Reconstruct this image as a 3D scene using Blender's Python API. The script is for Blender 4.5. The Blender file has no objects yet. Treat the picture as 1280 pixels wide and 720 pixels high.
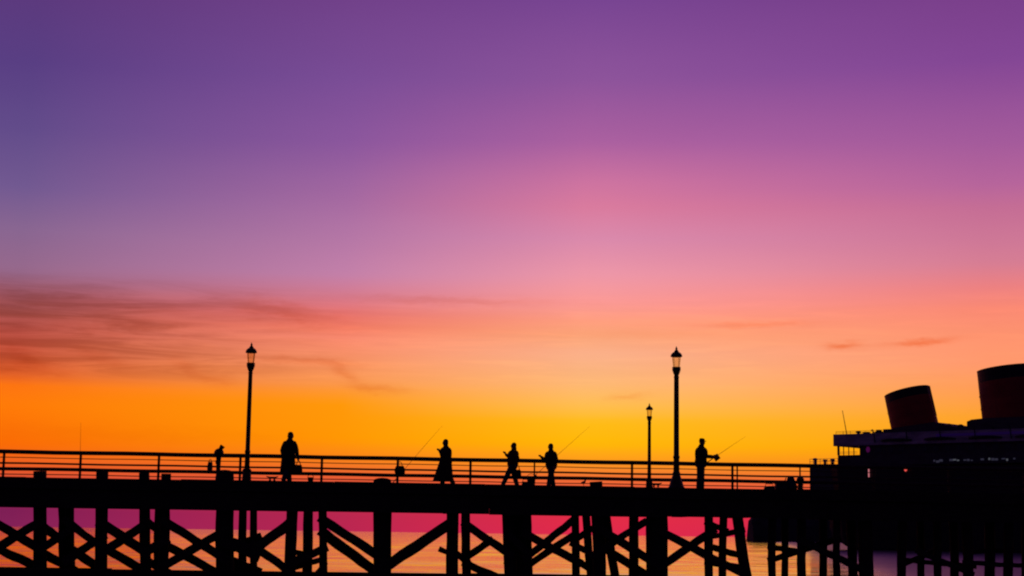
import bpy, bmesh, math, random
from mathutils import Vector, Matrix, noise
random.seed(7)
R = math.radians
scene = bpy.context.scene
COL = scene.collection

# ------------------------------------------------------------------ camera
F = 2100.0                      # focal length in photograph pixels (1280 wide)
EYE = 2.2                       # eye above the water
YAW, ROLL = R(4.4), 0.0145
PITCH = math.atan(307.0 / F)
cam_d = bpy.data.cameras.new('camera')
cam_d.sensor_width = 36.0
cam_d.lens = 36.0 * F / 1280.0
cam_d.clip_start = 0.5
cam_d.clip_end = 90000.0
cam = bpy.data.objects.new('camera', cam_d)
COL.objects.link(cam)
CM = (Matrix.Rotation(-YAW, 4, 'Z') @ Matrix.Rotation(math.pi / 2 + PITCH, 4, 'X') @ Matrix.Rotation(ROLL, 4, 'Z'))
CM.translation = (0, 0, EYE)
cam.matrix_world = CM
scene.camera = cam
CR = CM.to_3x3()


def ray(px, py):
    return (CR @ Vector(((px - 640.0) / F, (360.0 - py) / F, -1.0))).normalized()


def at(px, py, Y):
    d = ray(px, py)
    return Vector((0, 0, EYE)) + d * (Y / d.y)


# ------------------------------------------------------------------ world
def lin(c):
    out = []
    for v in c:
        v = v / 255.0
        out.append(v / 12.92 if v <= 0.04045 else ((v + 0.055) / 1.055) ** 2.4)
    return (*out, 1.0)


def el_of(e):                    # pixels above the horizon -> elevation in degrees
    return math.degrees(math.atan((e - 307.0) / F) + PITCH)


world = bpy.data.worlds.new('World')
scene.world = world
world.use_nodes = True
nt = world.node_tree
nt.nodes.clear()
N, L = nt.nodes, nt.links


def mnode(op, a, b=None, c=None, clamp=False):
    n = N.new('ShaderNodeMath')
    n.operation = op
    n.use_clamp = clamp
    for i, v in enumerate((a, b, c)):
        if v is None:
            continue
        if isinstance(v, (int, float)):
            n.inputs[i].default_value = v
        else:
            L.new(v, n.inputs[i])
    return n.outputs[0]


tc = N.new('ShaderNodeTexCoord')
sep = N.new('ShaderNodeSeparateXYZ')
L.new(tc.outputs['Generated'], sep.inputs[0])
X, Y_, Z = sep.outputs
EL = mnode('MULTIPLY', mnode('ARCSINE', Z), 180 / math.pi)
AZ = mnode('SUBTRACT', mnode('MULTIPLY', mnode('ARCTAN2', X, Y_), 180 / math.pi), math.degrees(YAW))
ELMAX = 45.0
FAC = mnode('DIVIDE', EL, ELMAX, clamp=True)


def sky_ramp(stops):
    n = N.new('ShaderNodeValToRGB')
    cr = n.color_ramp
    cr.interpolation = 'LINEAR'
    st = sorted(stops)
    els = cr.elements
    while len(els) < len(st):
        els.new(0.5)
    for e, (p, c) in zip(els, [(max(0, el_of(e)) / ELMAX, c) for e, c in st]):
        e.position = p
        e.color = lin(c)
    L.new(FAC, n.inputs[0])
    return n.outputs[0]


ZEN = [(820, (84, 48, 116)), (1150, (48, 28, 82)), (1500, (30, 20, 62))]
rampA = sky_ramp([(0, (128, 30, 88)), (20, (122, 25, 85)), (36, (165, 42, 78)), (62, (228, 84, 48)), (84, (244, 100, 22)), (100, (250, 107, 2)), (147, (255, 122, 4)),
                  (170, (254, 116, 14)), (184, (226, 98, 44)), (207, (205, 86, 60)), (235, (188, 80, 70)), (257, (172, 84, 84)),
                  (284, (156, 88, 106)), (307, (150, 104, 140)), (357, (136, 101, 145)), (407, (113, 88, 145)), (477, (97, 74, 138)),
                  (557, (88, 61, 131)), (657, (91, 54, 123))] + ZEN)
rampB = sky_ramp([(0, (182, 30, 82)), (20, (180, 28, 80)), (42, (200, 42, 74)), (68, (234, 92, 50)), (90, (248, 128, 24)), (114, (255, 150, 0)), (160, (255, 152, 6)),
                  (174, (253, 150, 46)), (186, (252, 153, 82)), (214, (252, 149, 104)), (240, (250, 138, 112)), (254, (245, 124, 102)),
                  (270, (234, 116, 112)), (292, (214, 122, 142)), (320, (195, 128, 170)), (364, (180, 118, 166)), (414, (164, 104, 161)),
                  (484, (138, 85, 157)), (564, (121, 75, 150)), (664, (112, 63, 137))] + ZEN)
rampC = sky_ramp([(0, (222, 30, 76)), (20, (222, 29, 72)), (42, (226, 48, 66)), (70, (238, 106, 52)), (92, (250, 152, 28)), (114, (255, 182, 3)), (142, (254, 186, 22)),
                  (160, (252, 188, 76)), (190, (252, 183, 118)), (225, (250, 176, 138)), (250, (252, 165, 122)), (266, (254, 157, 126)),
                  (290, (250, 152, 149)), (325, (237, 150, 168)), (370, (218, 137, 172)), (410, (217, 122, 158)), (440, (204, 114, 160)),
                  (490, (170, 95, 160)), (570, (140, 82, 155)), (670, (118, 66, 145))] + ZEN)
rampD = sky_ramp([(0, (198, 30, 78)), (20, (205, 30, 75)), (42, (212, 46, 68)), (72, (235, 102, 52)), (92, (246, 138, 26)), (109, (250, 158, 12)), (149, (252, 160, 44)), (180, (254, 155, 82)),
                  (214, (255, 152, 109)), (249, (255, 147, 112)), (279, (252, 138, 116)), (304, (238, 129, 129)), (334, (214, 125, 148)),
                  (359, (207, 120, 151)), (400, (197, 109, 149)), (429, (181, 99, 155)), (479, (163, 89, 155)), (579, (131, 69, 149)),
                  (679, (118, 59, 135))] + ZEN)


def az_of(px):
    return math.degrees(math.atan((px - 640) / F))


def mixc(fac, a, b, mode='MIX'):
    n = N.new('ShaderNodeMix')
    n.data_type = 'RGBA'
    n.blend_type = mode
    n.clamp_factor = True
    for sock, v in ((n.inputs[0], fac), (n.inputs[6], a), (n.inputs[7], b)):
        if isinstance(v, tuple):
            sock.default_value = v
        elif isinstance(v, (int, float)):
            sock.default_value = v
        else:
            L.new(v, sock)
    return n.outputs[2]


def mrange(v, a, b, smooth=False):
    n = N.new('ShaderNodeMapRange')
    n.interpolation_type = 'SMOOTHSTEP' if smooth else 'LINEAR'
    n.clamp = True
    L.new(v, n.inputs[0])
    n.inputs[1].default_value = a
    n.inputs[2].default_value = b
    return n.outputs[0]


# large soft unevenness so the bands do not run as rulers across the sky
sky = mixc(mrange(AZ, az_of(20), az_of(430)), rampA, rampB)
sky = mixc(mrange(AZ, az_of(430), az_of(730)), sky, rampC)
sky = mixc(mrange(AZ, az_of(760), az_of(1240)), sky, rampD)

comb = N.new('ShaderNodeCombineXYZ')
L.new(AZ, comb.inputs[0])
L.new(EL, comb.inputs[1])


def nz(sx, sy, detail=4, rough=0.55, off=0.0, dist=0.0):
    mp = N.new('ShaderNodeMapping')
    mp.inputs['Location'].default_value = (off, off * 1.7, off * 0.3)
    mp.inputs['Scale'].default_value = (sx, sy, 1)
    L.new(comb.outputs[0], mp.inputs[0])
    t = N.new('ShaderNodeTexNoise')
    t.inputs['Scale'].default_value = 1.0
    t.inputs['Detail'].default_value = detail
    t.inputs['Roughness'].default_value = rough
    t.inputs['Distortion'].default_value = dist
    L.new(mp.outputs[0], t.inputs[0])
    return t.outputs[0]


# thin cloud streaks low in the western sky, thickest at the left
streak = mrange(nz(0.17, 2.6, 8, 0.66, 3.1, 0.7), 0.36, 0.64, True)
band = mnode('MULTIPLY', mrange(EL, el_of(172), el_of(200), True), mrange(EL, el_of(316), el_of(270), True))
leftm = mrange(AZ, az_of(560), az_of(60), True)
sfac = mnode('MULTIPLY', mnode('MULTIPLY', streak, band), mnode('MULTIPLY_ADD', leftm, 0.72, 0.06))
sky = mixc(sfac, sky, (0.62, 0.50, 0.44, 1), 'MULTIPLY')
lightk = mrange(nz(0.2, 3.0, 6, 0.6, 8.3, 0.5), 0.48, 0.68, True)
sky = mixc(mnode('MULTIPLY', mnode('MULTIPLY', lightk, band), 0.42), sky, (1.14, 1.17, 1.06, 1), 'MULTIPLY')
# very soft broad mottling higher up
mott = mrange(nz(0.09, 0.45, 3, 0.5, 5.0, 0.0), 0.3, 0.7, True)
sky = mixc(mnode('MULTIPLY', mott, 0.22), sky, (0.90, 0.88, 0.93, 1), 'MULTIPLY')
# individual wisps
warp = mnode('MULTIPLY', mnode('SUBTRACT', nz(1.1, 4.2, 5, 0.65, 11.0), 0.5), 2.0)
warp2 = mnode('MULTIPLY', mnode('SUBTRACT', nz(0.9, 3.0, 5, 0.65, 21.0), 0.5), 1.3)
wisps = [(40, 452, 34, 11, .5, -.3), (10, 462, 40, 10, .35, -.1), (125, 447, 30, 8, .34, -.25), (232, 458, 20, 8, .34, -.35), (268, 474, 26, 7, .34, -.15), (130, 405, 110, 11, .35, 0), (60, 375, 90, 9, .25, 0), (200, 388, 90, 7, .25, 0),
         (350, 388, 60, 12, .48, -.14), (390, 452, 60, 4.5, .5, -.05), (432, 466, 18, 8, .5, -.45), (470, 486, 34, 5, .5, -.05), (1055, 432, 21, 5, .75, 0),
         (1150, 428, 38, 3.6, .75, .08), (785, 496, 24, 4.5, .32, .1), (940, 406, 60, 4, .38, .02), (560, 376, 120, 5, .34, .0), (790, 418, 120, 5, .10, 0), (180, 543, 160, 10, .14, 0)]
for (px, py, sx, sy, st, sl) in wisps:
    d = ray(px, py)
    a0 = math.degrees(math.atan2(d.x, d.y) - YAW)
    e0 = math.degrees(math.asin(d.z))
    k = math.degrees(1 / F)
    da = mnode('SUBTRACT', AZ, a0)
    de = mnode('ADD', mnode('SUBTRACT', mnode('SUBTRACT', EL, e0), mnode('MULTIPLY', da, sl)), mnode('MULTIPLY', warp, sy * k * 1.8))
    da = mnode('ADD', da, mnode('MULTIPLY', warp2, sx * k * 1.2))
    q = mnode('ADD', mnode('POWER', mnode('DIVIDE', da, sx * k), 2), mnode('POWER', mnode('DIVIDE', de, sy * k), 2))
    g = mnode('MULTIPLY', mnode('EXPONENT', mnode('MULTIPLY', q, -1.0)), st)
    sky = mixc(g, sky, (0.88, 0.46, 0.24, 1) if px > 620 else (0.80, 0.52, 0.34, 1), 'MULTIPLY')

# the sky opposite the sunset is the dark blue-violet of dusk
aabs = mnode('ABSOLUTE', AZ)
back = mrange(aabs, 28, 100, True)
back_col = (0.0140, 0.0066, 0.042, 1)
sky = mixc(back, sky, back_col)
bg = N.new('ShaderNodeBackground')
bg.inputs['Strength'].default_value = 1.0
L.new(sky, bg.inputs['Color'])
# a trace of physical twilight over the whole dome
nish = N.new('ShaderNodeTexSky')
nish.sky_type = 'NISHITA'
nish.sun_disc = False
SUN_EL, SUN_AZ = R(1.0), R(4.4 + az_of(760))
nish.sun_elevation = SUN_EL
nish.sun_rotation = SUN_AZ
bg2 = N.new('ShaderNodeBackground')
bg2.inputs['Strength'].default_value = 0.002
L.new(nish.outputs[0], bg2.inputs['Color'])
addn = N.new('ShaderNodeAddShader')
L.new(bg.outputs[0], addn.inputs[0])
L.new(bg2.outputs[0], addn.inputs[1])
outw = N.new('ShaderNodeOutputWorld')
L.new(addn.outputs[0], outw.inputs[0])

sun_d = bpy.data.lights.new('sun', 'SUN')
sun_d.energy = 0.02
sun_d.angle = R(30.0)
sun_d.color = (1.0, 0.62, 0.32)
sun = bpy.data.objects.new('sun', sun_d)
COL.objects.link(sun)
sdir = Vector((math.sin(SUN_AZ) * math.cos(SUN_EL), math.cos(SUN_AZ) * math.cos(SUN_EL), math.sin(SUN_EL)))
sun.rotation_euler = sdir.to_track_quat('Z', 'Y').to_euler()
sun.location = sdir * 500

vs = scene.view_settings
vs.view_transform = 'Standard'
vs.look = 'None'
vs.exposure = 0.0
vs.gamma = 1.0
vs.use_curve_mapping = False
scene.cycles.filter_width = 2.1


# ------------------------------------------------------------------ materials
def material(name, col, rough=0.7, metal=0.0, scale=(4, 4, 4), vary=0.35, bump=0.3, spec=0.3):
    m = bpy.data.materials.new(name)
    m.use_nodes = True
    t = m.node_tree
    b = t.nodes['Principled BSDF']
    b.inputs['Roughness'].default_value = rough
    b.inputs['Metallic'].default_value = metal
    b.inputs['Specular IOR Level'].default_value = spec
    co = t.nodes.new('ShaderNodeTexCoord')
    mp = t.nodes.new('ShaderNodeMapping')
    mp.inputs['Scale'].default_value = scale
    n = t.nodes.new('ShaderNodeTexNoise')
    n.inputs['Scale'].default_value = 1
    n.inputs['Detail'].default_value = 5
    cr = t.nodes.new('ShaderNodeValToRGB')
    cr.color_ramp.elements[0].position = 0.3
    cr.color_ramp.elements[1].position = 0.7
    cr.color_ramp.elements[0].color = (*[c * (1 - vary) for c in col], 1)
    cr.color_ramp.elements[1].color = (*[min(1, c * (1 + vary)) for c in col], 1)
    t.links.new(co.outputs['Object'], mp.inputs[0])
    t.links.new(mp.outputs[0], n.inputs[0])
    t.links.new(n.outputs[0], cr.inputs[0])
    t.links.new(cr.outputs[0], b.inputs['Base Color'])
    if bump:
        bp = t.nodes.new('ShaderNodeBump')
        bp.inputs['Strength'].default_value = bump
        bp.inputs['Distance'].default_value = 0.01
        t.links.new(n.outputs[0], bp.inputs['Height'])
        t.links.new(bp.outputs[0], b.inputs['Normal'])
    return m


def emitter(name, col, strength):
    m = bpy.data.materials.new(name)
    m.use_nodes = True
    t = m.node_tree
    b = t.nodes['Principled BSDF']
    b.inputs['Base Color'].default_value = (*[c * 0.5 for c in col], 1)
    b.inputs['Emission Color'].default_value = (*col, 1)
    b.inputs['Emission Strength'].default_value = strength
    return m


M = dict(
    timber=material('tarred timber', (0.035, 0.026, 0.02), 0.85, scale=(3, 3, 14), bump=0.5, spec=0.1),
    plank=material('weathered planks', (0.07, 0.055, 0.045), 0.85, scale=(1.5, 12, 12), bump=0.4, spec=0.1),
    rail=material('painted steel rail', (0.05, 0.02, 0.016), 0.55, scale=(6, 6, 6), spec=0.3),
    iron=material('cast iron', (0.03, 0.02, 0.016), 0.5, scale=(9, 9, 9), spec=0.3),
    skin=material('skin', (0.28, 0.15, 0.10), 0.6, bump=0.1, vary=0.1),
    hair=material('dark hair', (0.02, 0.014, 0.01), 0.6, scale=(60, 60, 8)),
    cloth_black=material('black cloth', (0.015, 0.014, 0.018), 0.9, scale=(30, 30, 30), spec=0.1),
    cloth_navy=material('navy denim', (0.02, 0.026, 0.07), 0.9, scale=(40, 40, 40), spec=0.1),
    cloth_brown=material('brown coat cloth', (0.04, 0.022, 0.018), 0.9, scale=(30, 30, 30), spec=0.1),
    cloth_red=material('dark red cloth', (0.11, 0.012, 0.012), 0.9, scale=(30, 30, 30), spec=0.1),
    rubber=material('shoe leather', (0.012, 0.011, 0.01), 0.6),
    plastic=material('dark plastic', (0.025, 0.03, 0.035), 0.5),
    cork=material('cork grip', (0.10, 0.07, 0.04), 0.9, scale=(60, 60, 60)),
    feather=material('grey feathers', (0.07, 0.065, 0.07), 0.8, scale=(30, 30, 30)),
    hull=material('black hull paint', (0.018, 0.018, 0.022), 0.5, scale=(.2, .2, 1.2), spec=0.2),
    white=material('white ship paint', (0.42, 0.40, 0.42), 0.55, scale=(.35, .3, 1.1), vary=0.4),
    shipgrey=material('dark ship steel', (0.05, 0.05, 0.06), 0.6, scale=(.5, .5, 1)),
    funnel=material('red funnel paint', (0.38, 0.026, 0.014), 0.55, scale=(.3, .3, .5), vary=0.2),
    rock=material('wet rock', (0.035, 0.03, 0.035), 0.9, scale=(.12, .12, .2), vary=0.5),
    glassdark=material('dark window glass', (0.02, 0.02, 0.03), 0.15, spec=0.5),
)
M['bulb'] = emitter('faint lit window', (0.75, 0.82, 0.9), 0.075)
M['bulb_dim'] = emitter('dimly lit window', (0.7, 0.75, 0.95), 0.025)
M['redlamp'] = emitter('red lamp', (1.0, 0.10, 0.08), 0.9)
M['pinklamp'] = emitter('pink lamp', (1.0, 0.30, 0.34), 0.55)
M['indigo'] = emitter('indigo lamp', (0.13, 0.03, 0.5), 0.035)
M['magenta'] = emitter('magenta lamp', (0.45, 0.02, 0.38), 0.10)

g = bpy.data.materials.new('frosted lantern glass')
g.use_nodes = True
t = g.node_tree
t.nodes.clear()
o = t.nodes.new('ShaderNodeOutputMaterial')
tr = t.nodes.new('ShaderNodeBsdfTranslucent')
tr.inputs[0].default_value = (0.90, 0.70, 0.42, 1)
tp = t.nodes.new('ShaderNodeBsdfTransparent')
tp.inputs[0].default_value = (0.97, 0.88, 0.66, 1)
nn = t.nodes.new('ShaderNodeTexNoise')
nn.inputs['Scale'].default_value = 9
mm = t.nodes.new('ShaderNodeMapRange')
mm.inputs[1].default_value = 0.3
mm.inputs[2].default_value = 0.7
mm.inputs[3].default_value = 0.8
mm.inputs[4].default_value = 0.98
mx = t.nodes.new('ShaderNodeMixShader')
t.links.new(nn.outputs[0], mm.inputs[0])
t.links.new(mm.outputs[0], mx.inputs[0])
t.links.new(tr.outputs[0], mx.inputs[1])
t.links.new(tp.outputs[0], mx.inputs[2])
t.links.new(mx.outputs[0], o.inputs[0])
M['lantern'] = g


# ------------------------------------------------------------------ helpers
def tag(o, label=None, cat=None, group=None, kind=None):
    for k, v in (('label', label), ('category', cat), ('group', group), ('kind', kind)):
        if v:
            o[k] = v
    return o


def thing(name, label, cat, loc=(0, 0, 0), rotz=0.0, group=None):
    o = bpy.data.objects.new(name, None)
    o.empty_display_size = 0.2
    COL.objects.link(o)
    o.location = loc
    o.rotation_euler = (0, 0, rotz)
    return tag(o, label, cat, group)


def link(name, me, mat, parent=None, smooth=False):
    o = bpy.data.objects.new(name, me)
    COL.objects.link(o)
    if mat:
        if not me.materials:
            me.materials.append(mat)
    if smooth:
        for p in me.polygons:
            p.use_smooth = True
    if parent:
        o.parent = parent
    return o


def obj(name, bm, mat, parent=None, smooth=False):
    me = bpy.data.meshes.new(name)
    bmesh.ops.recalc_face_normals(bm, faces=bm.faces)
    bm.to_mesh(me)
    bm.free()
    return link(name, me, mat, parent, smooth)


def box(bm, c, s, rot=None):
    m = Matrix.Translation(Vector(c))
    if rot:
        m = m @ rot.to_4x4()
    m = m @ Matrix.Diagonal((*s, 1))
    return bmesh.ops.create_cube(bm, size=1.0, matrix=m)['verts']


def bar(bm, a, b, w, d, up=Vector((0, 1, 0))):
    """square bar from a to b: w across in the picture plane, d along `up`"""
    a, b = Vector(a), Vector(b)
    x = (b - a)
    ln = x.length
    x.normalize()
    y = (up - x * up.dot(x)).normalized()
    z = x.cross(y)
    rot = Matrix((x, y, z)).transposed()
    return box(bm, (a + b) / 2, (ln, d, w), rot)


def tube(bm, pts, radii, seg=10, caps=True):
    pts = [Vector(p) for p in pts]
    rings = []
    ref = None
    for i, p in enumerate(pts):
        t_ = (pts[min(i + 1, len(pts) - 1)] - pts[max(i - 1, 0)]).normalized()
        if ref is None:
            ref = Vector((1, 0, 0)) if abs(t_.x) < 0.9 else Vector((0, 1, 0))
        u = (ref - t_ * ref.dot(t_)).normalized()
        ref = u
        v = t_.cross(u)
        r = radii[i] if isinstance(radii, (list, tuple)) else radii
        rings.append([bm.verts.new(p + (u * math.cos(2 * math.pi * k / seg) + v * math.sin(2 * math.pi * k / seg)) * r) for k in range(seg)])
    for a, b in zip(rings, rings[1:]):
        for k in range(seg):
            bm.faces.new((a[k], a[(k + 1) % seg], b[(k + 1) % seg], b[k]))
    if caps:
        bm.faces.new(rings[0][::-1])
        bm.faces.new(rings[-1])
    return rings


def lathe(bm, prof, seg=16, c=(0, 0, 0)):
    tube(bm, [Vector(c) + Vector((0, 0, z)) for r, z in prof], [max(r, 0.0008) for r, z in prof], seg)


def ball(bm, c, r, sub=2):
    r = (r, r, r) if isinstance(r, (int, float)) else r
    return bmesh.ops.create_icosphere(bm, subdivisions=sub, radius=1.0, matrix=Matrix.Translation(Vector(c)) @ Matrix.Diagonal((*r, 1)))['verts']


def capsule_chain(bm, pts, radii, seg=12):
    tube(bm, pts, radii, seg)
    for p, r in zip(pts, radii):
        ball(bm, p, r * 0.995)


def loft(bm, rings, seg=20):
    """rings: (centre, half width along local y, half depth along local x)"""
    vs_ = []
    for c, wy, dx in rings:
        vs_.append([bm.verts.new(Vector(c) + Vector((dx * math.cos(2 * math.pi * k / seg), wy * math.sin(2 * math.pi * k / seg), 0))) for k in range(seg)])
    for a, b in zip(vs_, vs_[1:]):
        for k in range(seg):
            bm.faces.new((a[k], a[(k + 1) % seg], b[(k + 1) % seg], b[k]))
    bm.faces.new(vs_[0][::-1])
    bm.faces.new(vs_[-1])


def fuse(name, bm, mat, parent, voxel=0.014, it=3):
    """one continuous skin around everything in the bmesh"""
    me = bpy.data.meshes.new(name)
    bmesh.ops.recalc_face_normals(bm, faces=bm.faces)
    bm.to_mesh(me)
    bm.free()
    tmp = bpy.data.objects.new(name, me)
    COL.objects.link(tmp)
    rm = tmp.modifiers.new('fuse', 'REMESH')
    rm.mode = 'VOXEL'
    rm.voxel_size = voxel
    sm = tmp.modifiers.new('relax', 'SMOOTH')
    sm.iterations = it
    sm.factor = 0.5
    dg = bpy.context.evaluated_depsgraph_get()
    me2 = bpy.data.meshes.new_from_object(tmp.evaluated_get(dg))
    bpy.data.objects.remove(tmp)
    me2.name = name
    me2.materials.clear()
    return link(name, me2, mat, parent, True)


# ------------------------------------------------------------------ water
bm = bmesh.new()


def swell(x, y):
    h = 0.085 * noise.noise((x * .05 + 3, y * .17, 0)) + 0.06 * noise.noise((x * .11, y * .36, 5)) + 0.03 * noise.noise((x * .3, y * .75, 9))
    h += 0.05 * math.sin(y * .42 + 2.2 * noise.noise((x * .02, y * .02, 1))) * (0.5 + noise.noise((x * .012, y * .03, 2)))
    return h


# fine fan of real waves ahead of the pier, coarse flat water all round it out to the horizon
A0, A1, NA = R(-26), R(34), 300
radii = [34.0]
while radii[-1] < 1500:
    radii.append(radii[-1] * 1.0105)
grid = []
for r in radii:
    fade = min(1, (r - 34) / 6) * max(0, 1 - (r / 1500) ** 2)
    row_ = []
    for k in range(NA + 1):
        a = A0 + (A1 - A0) * k / NA
        ef = min(1, k / 8, (NA - k) / 8)
        x, y = r * math.sin(a), r * math.cos(a)
        row_.append(bm.verts.new((x, y, swell(x, y) * fade * ef)))
    grid.append(row_)
for a, c in zip(grid, grid[1:]):
    for k in range(NA):
        bm.faces.new((a[k], a[k + 1], c[k + 1], c[k])).smooth = True
# the rest of the sea
NC = 60
rest = []
rr_ = [radii[0]] + [radii[len(radii) * q // 8] for q in range(1, 8)] + [radii[-1]]
idx = [0] + [len(radii) * q // 8 for q in range(1, 8)] + [len(radii) - 1]
for q in range(len(idx) - 1):
    i0, i1 = idx[q], idx[q + 1]
    ang = [A1 + (2 * math.pi - (A1 - A0)) * k / NC for k in range(NC + 1)]
    lo = [None if k in (0, NC) else bm.verts.new((radii[i0] * math.sin(ang[k]), radii[i0] * math.cos(ang[k]), 0)) for k in range(NC + 1)] if q == 0 else rest[-1]
    hi = [None if k in (0, NC) else bm.verts.new((radii[i1] * math.sin(ang[k]), radii[i1] * math.cos(ang[k]), 0)) for k in range(NC + 1)]
    if q == 0:
        first = lo
    for k in range(1, NC - 1):
        bm.faces.new((lo[k], lo[k + 1], hi[k + 1], hi[k]))
    bm.faces.new([grid[i][NA] for i in range(i0, i1 + 1)] + [hi[1], lo[1]])
    bm.faces.new([grid[i][0] for i in range(i0, i1 + 1)] + [hi[NC - 1], lo[NC - 1]])
    rest.append(hi)
loop_in = grid[0] + first[1:NC]
bm.faces.new(loop_in)
loop = grid[-1] + rest[-1][1:NC]
for r in (4000, 12000, 60000):
    cur = []
    for v in loop:
        d = Vector((v.co.x, v.co.y, 0)).normalized() * r
        cur.append(bm.verts.new((d.x, d.y, 0)))
    n = len(loop)
    for k in range(n):
        bm.faces.new((loop[k], loop[(k + 1) % n], cur[(k + 1) % n], cur[k]))
    loop = cur
wm = bpy.data.materials.new('sea water')
wm.use_nodes = True
t = wm.node_tree
b = t.nodes['Principled BSDF']
b.inputs['Base Color'].default_value = (0.02, 0.03, 0.035, 1)
b.inputs['Specular Tint'].default_value = (1.0, 0.80, 0.80, 1)
b.inputs['IOR'].default_value = 3.6
geo = t.nodes.new('ShaderNodeNewGeometry')
# calm water, ruffled by the wind in a patch between the pier and the liner
sx = t.nodes.new('ShaderNodeSeparateXYZ')
t.links.new(geo.outputs['Position'], sx.inputs[0])
m1 = t.nodes.new('ShaderNodeMath')
m1.operation = 'MULTIPLY_ADD'
t.links.new(sx.outputs[1], m1.inputs[0])
m1.inputs[1].default_value = -0.23
t.links.new(sx.outputs[0], m1.inputs[2])
mr = t.nodes.new('ShaderNodeMapRange')
mr.interpolation_type = 'SMOOTHSTEP'
t.links.new(m1.outputs[0], mr.inputs[0])
mr.inputs[1].default_value = 2.0
mr.inputs[2].default_value = 12.0
mr.inputs[3].default_value = 0.05
mr.inputs[4].default_value = 0.38
t.links.new(mr.outputs[0], b.inputs['Roughness'])
last = None
for sc_, rot, st, dist in (((0.035, 0.16, 1), 8, 1.0, 0.10), ((0.16, 0.62, 1), -14, 1.0, 0.06), ((0.9, 2.0, 1), 20, 1.0, 0.020)):
    mp = t.nodes.new('ShaderNodeMapping')
    mp.inputs['Scale'].default_value = sc_
    mp.inputs['Rotation'].default_value = (0, 0, R(rot))
    t.links.new(geo.outputs['Position'], mp.inputs[0])
    n = t.nodes.new('ShaderNodeTexNoise')
    n.inputs['Scale'].default_value = 1
    n.inputs['Detail'].default_value = 3
    t.links.new(mp.outputs[0], n.inputs[0])
    bp = t.nodes.new('ShaderNodeBump')
    bp.inputs['Strength'].default_value = st
    bp.inputs['Distance'].default_value = dist
    t.links.new(n.outputs[0], bp.inputs['Height'])
    if last:
        t.links.new(last.outputs[0], bp.inputs['Normal'])
    last = bp
t.links.new(last.outputs[0], b.inputs['Normal'])
water = obj('water', bm, wm)
tag(water, 'open sea rippling orange and pink under the sunset', 'sea', None, 'structure')

# far breakwater beyond the stern of the liner
bm = bmesh.new()
prev = None
for i in range(70):
    px = 937.5 + i * 9
    p = at(px, 664, 900)
    h = 15.0 + 2.0 * noise.noise((i * .4, 0, 3))
    if i == 0:
        h = 11.5
    prof = [(-9, -1), (-7 + noise.noise((i * .9, 5, 0)), 0.55 * h), (-3, 0.97 * h), (4, h * 0.95), (10, -1)]
    cur = [bm.verts.new((p.x + noise.noise((i * 1.3, k, 9)) * .8, 900 + dy, z)) for k, (dy, z) in enumerate(prof)]
    if prev:
        for k in range(len(prof) - 1):
            bm.faces.new((prev[k], prev[k + 1], cur[k + 1], cur[k]))
    else:
        bm.faces.new(cur)
    prev = cur
bm.faces.new(prev[::-1])
tag(obj('breakwater', bm, M['rock']), 'low dark rock breakwater far off behind the pier and the liner', 'breakwater')

# ------------------------------------------------------------------ pier
DECK = EYE + 1.56
NEAR, FAR = 55.0, 62.9
pier = thing('pier', 'long dark timber pier on piles with cross bracing over the sea', 'pier', (0, 58, 0))
PO = Vector((0, 58, 0))
XL, XR = -34.0, 46.0


def part(name, bm, mat, parent, origin, smooth=False):
    bmesh.ops.translate(bm, verts=bm.verts, vec=-Vector(origin))
    return obj(name, bm, mat, parent, smooth)


bm = bmesh.new()                                   # planks of the deck, laid across
x = XL
while x < XR:
    w = 0.24
    box(bm, (x + w / 2, (NEAR + FAR) / 2 + random.uniform(-.03, .03), DECK - 0.05 + random.uniform(-.006, .006)), (w - 0.012, FAR - NEAR - .3, 0.1))
    x += w
part('deck', bm, M['plank'], pier, PO)


def long_beam(bm, y, z0, z1, d, step=6.1, jit=0.012):
    x = XL + random.uniform(-2, 0)
    while x < XR:
        dz = random.uniform(-jit, jit)
        box(bm, (x + step / 2, y + random.uniform(-.01, .01), (z0 + z1) / 2 + dz), (step - 0.015, d, z1 - z0))
        x += step


bm = bmesh.new()
long_beam(bm, NEAR + 0.0, DECK - 0.34, DECK + 0.02, 0.22, 4.9, .022)
part('edge_beam', bm, M['timber'], pier, PO)
bm = bmesh.new()
long_beam(bm, NEAR + 0.06, EYE + 0.615, DECK - 0.36, 0.2, 5.6, .03)
part('fascia_board', bm, M['timber'], pier, PO)
bm = bmesh.new()
long_beam(bm, FAR, DECK - 0.34, DECK + 0.02, 0.22)
part('edge_beam', bm, M['timber'], pier, PO)
for y in (56.4, 57.8, 59.2, 60.6, 61.9):
    bm = bmesh.new()
    long_beam(bm, y, EYE + 0.925, DECK - 0.105, 0.28, 5.3)
    part('stringer', bm, M['timber'], pier, PO)

ROW = {1: 55.75, 2: 60.2, 3: 58.0, 4: 62.2}


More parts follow.
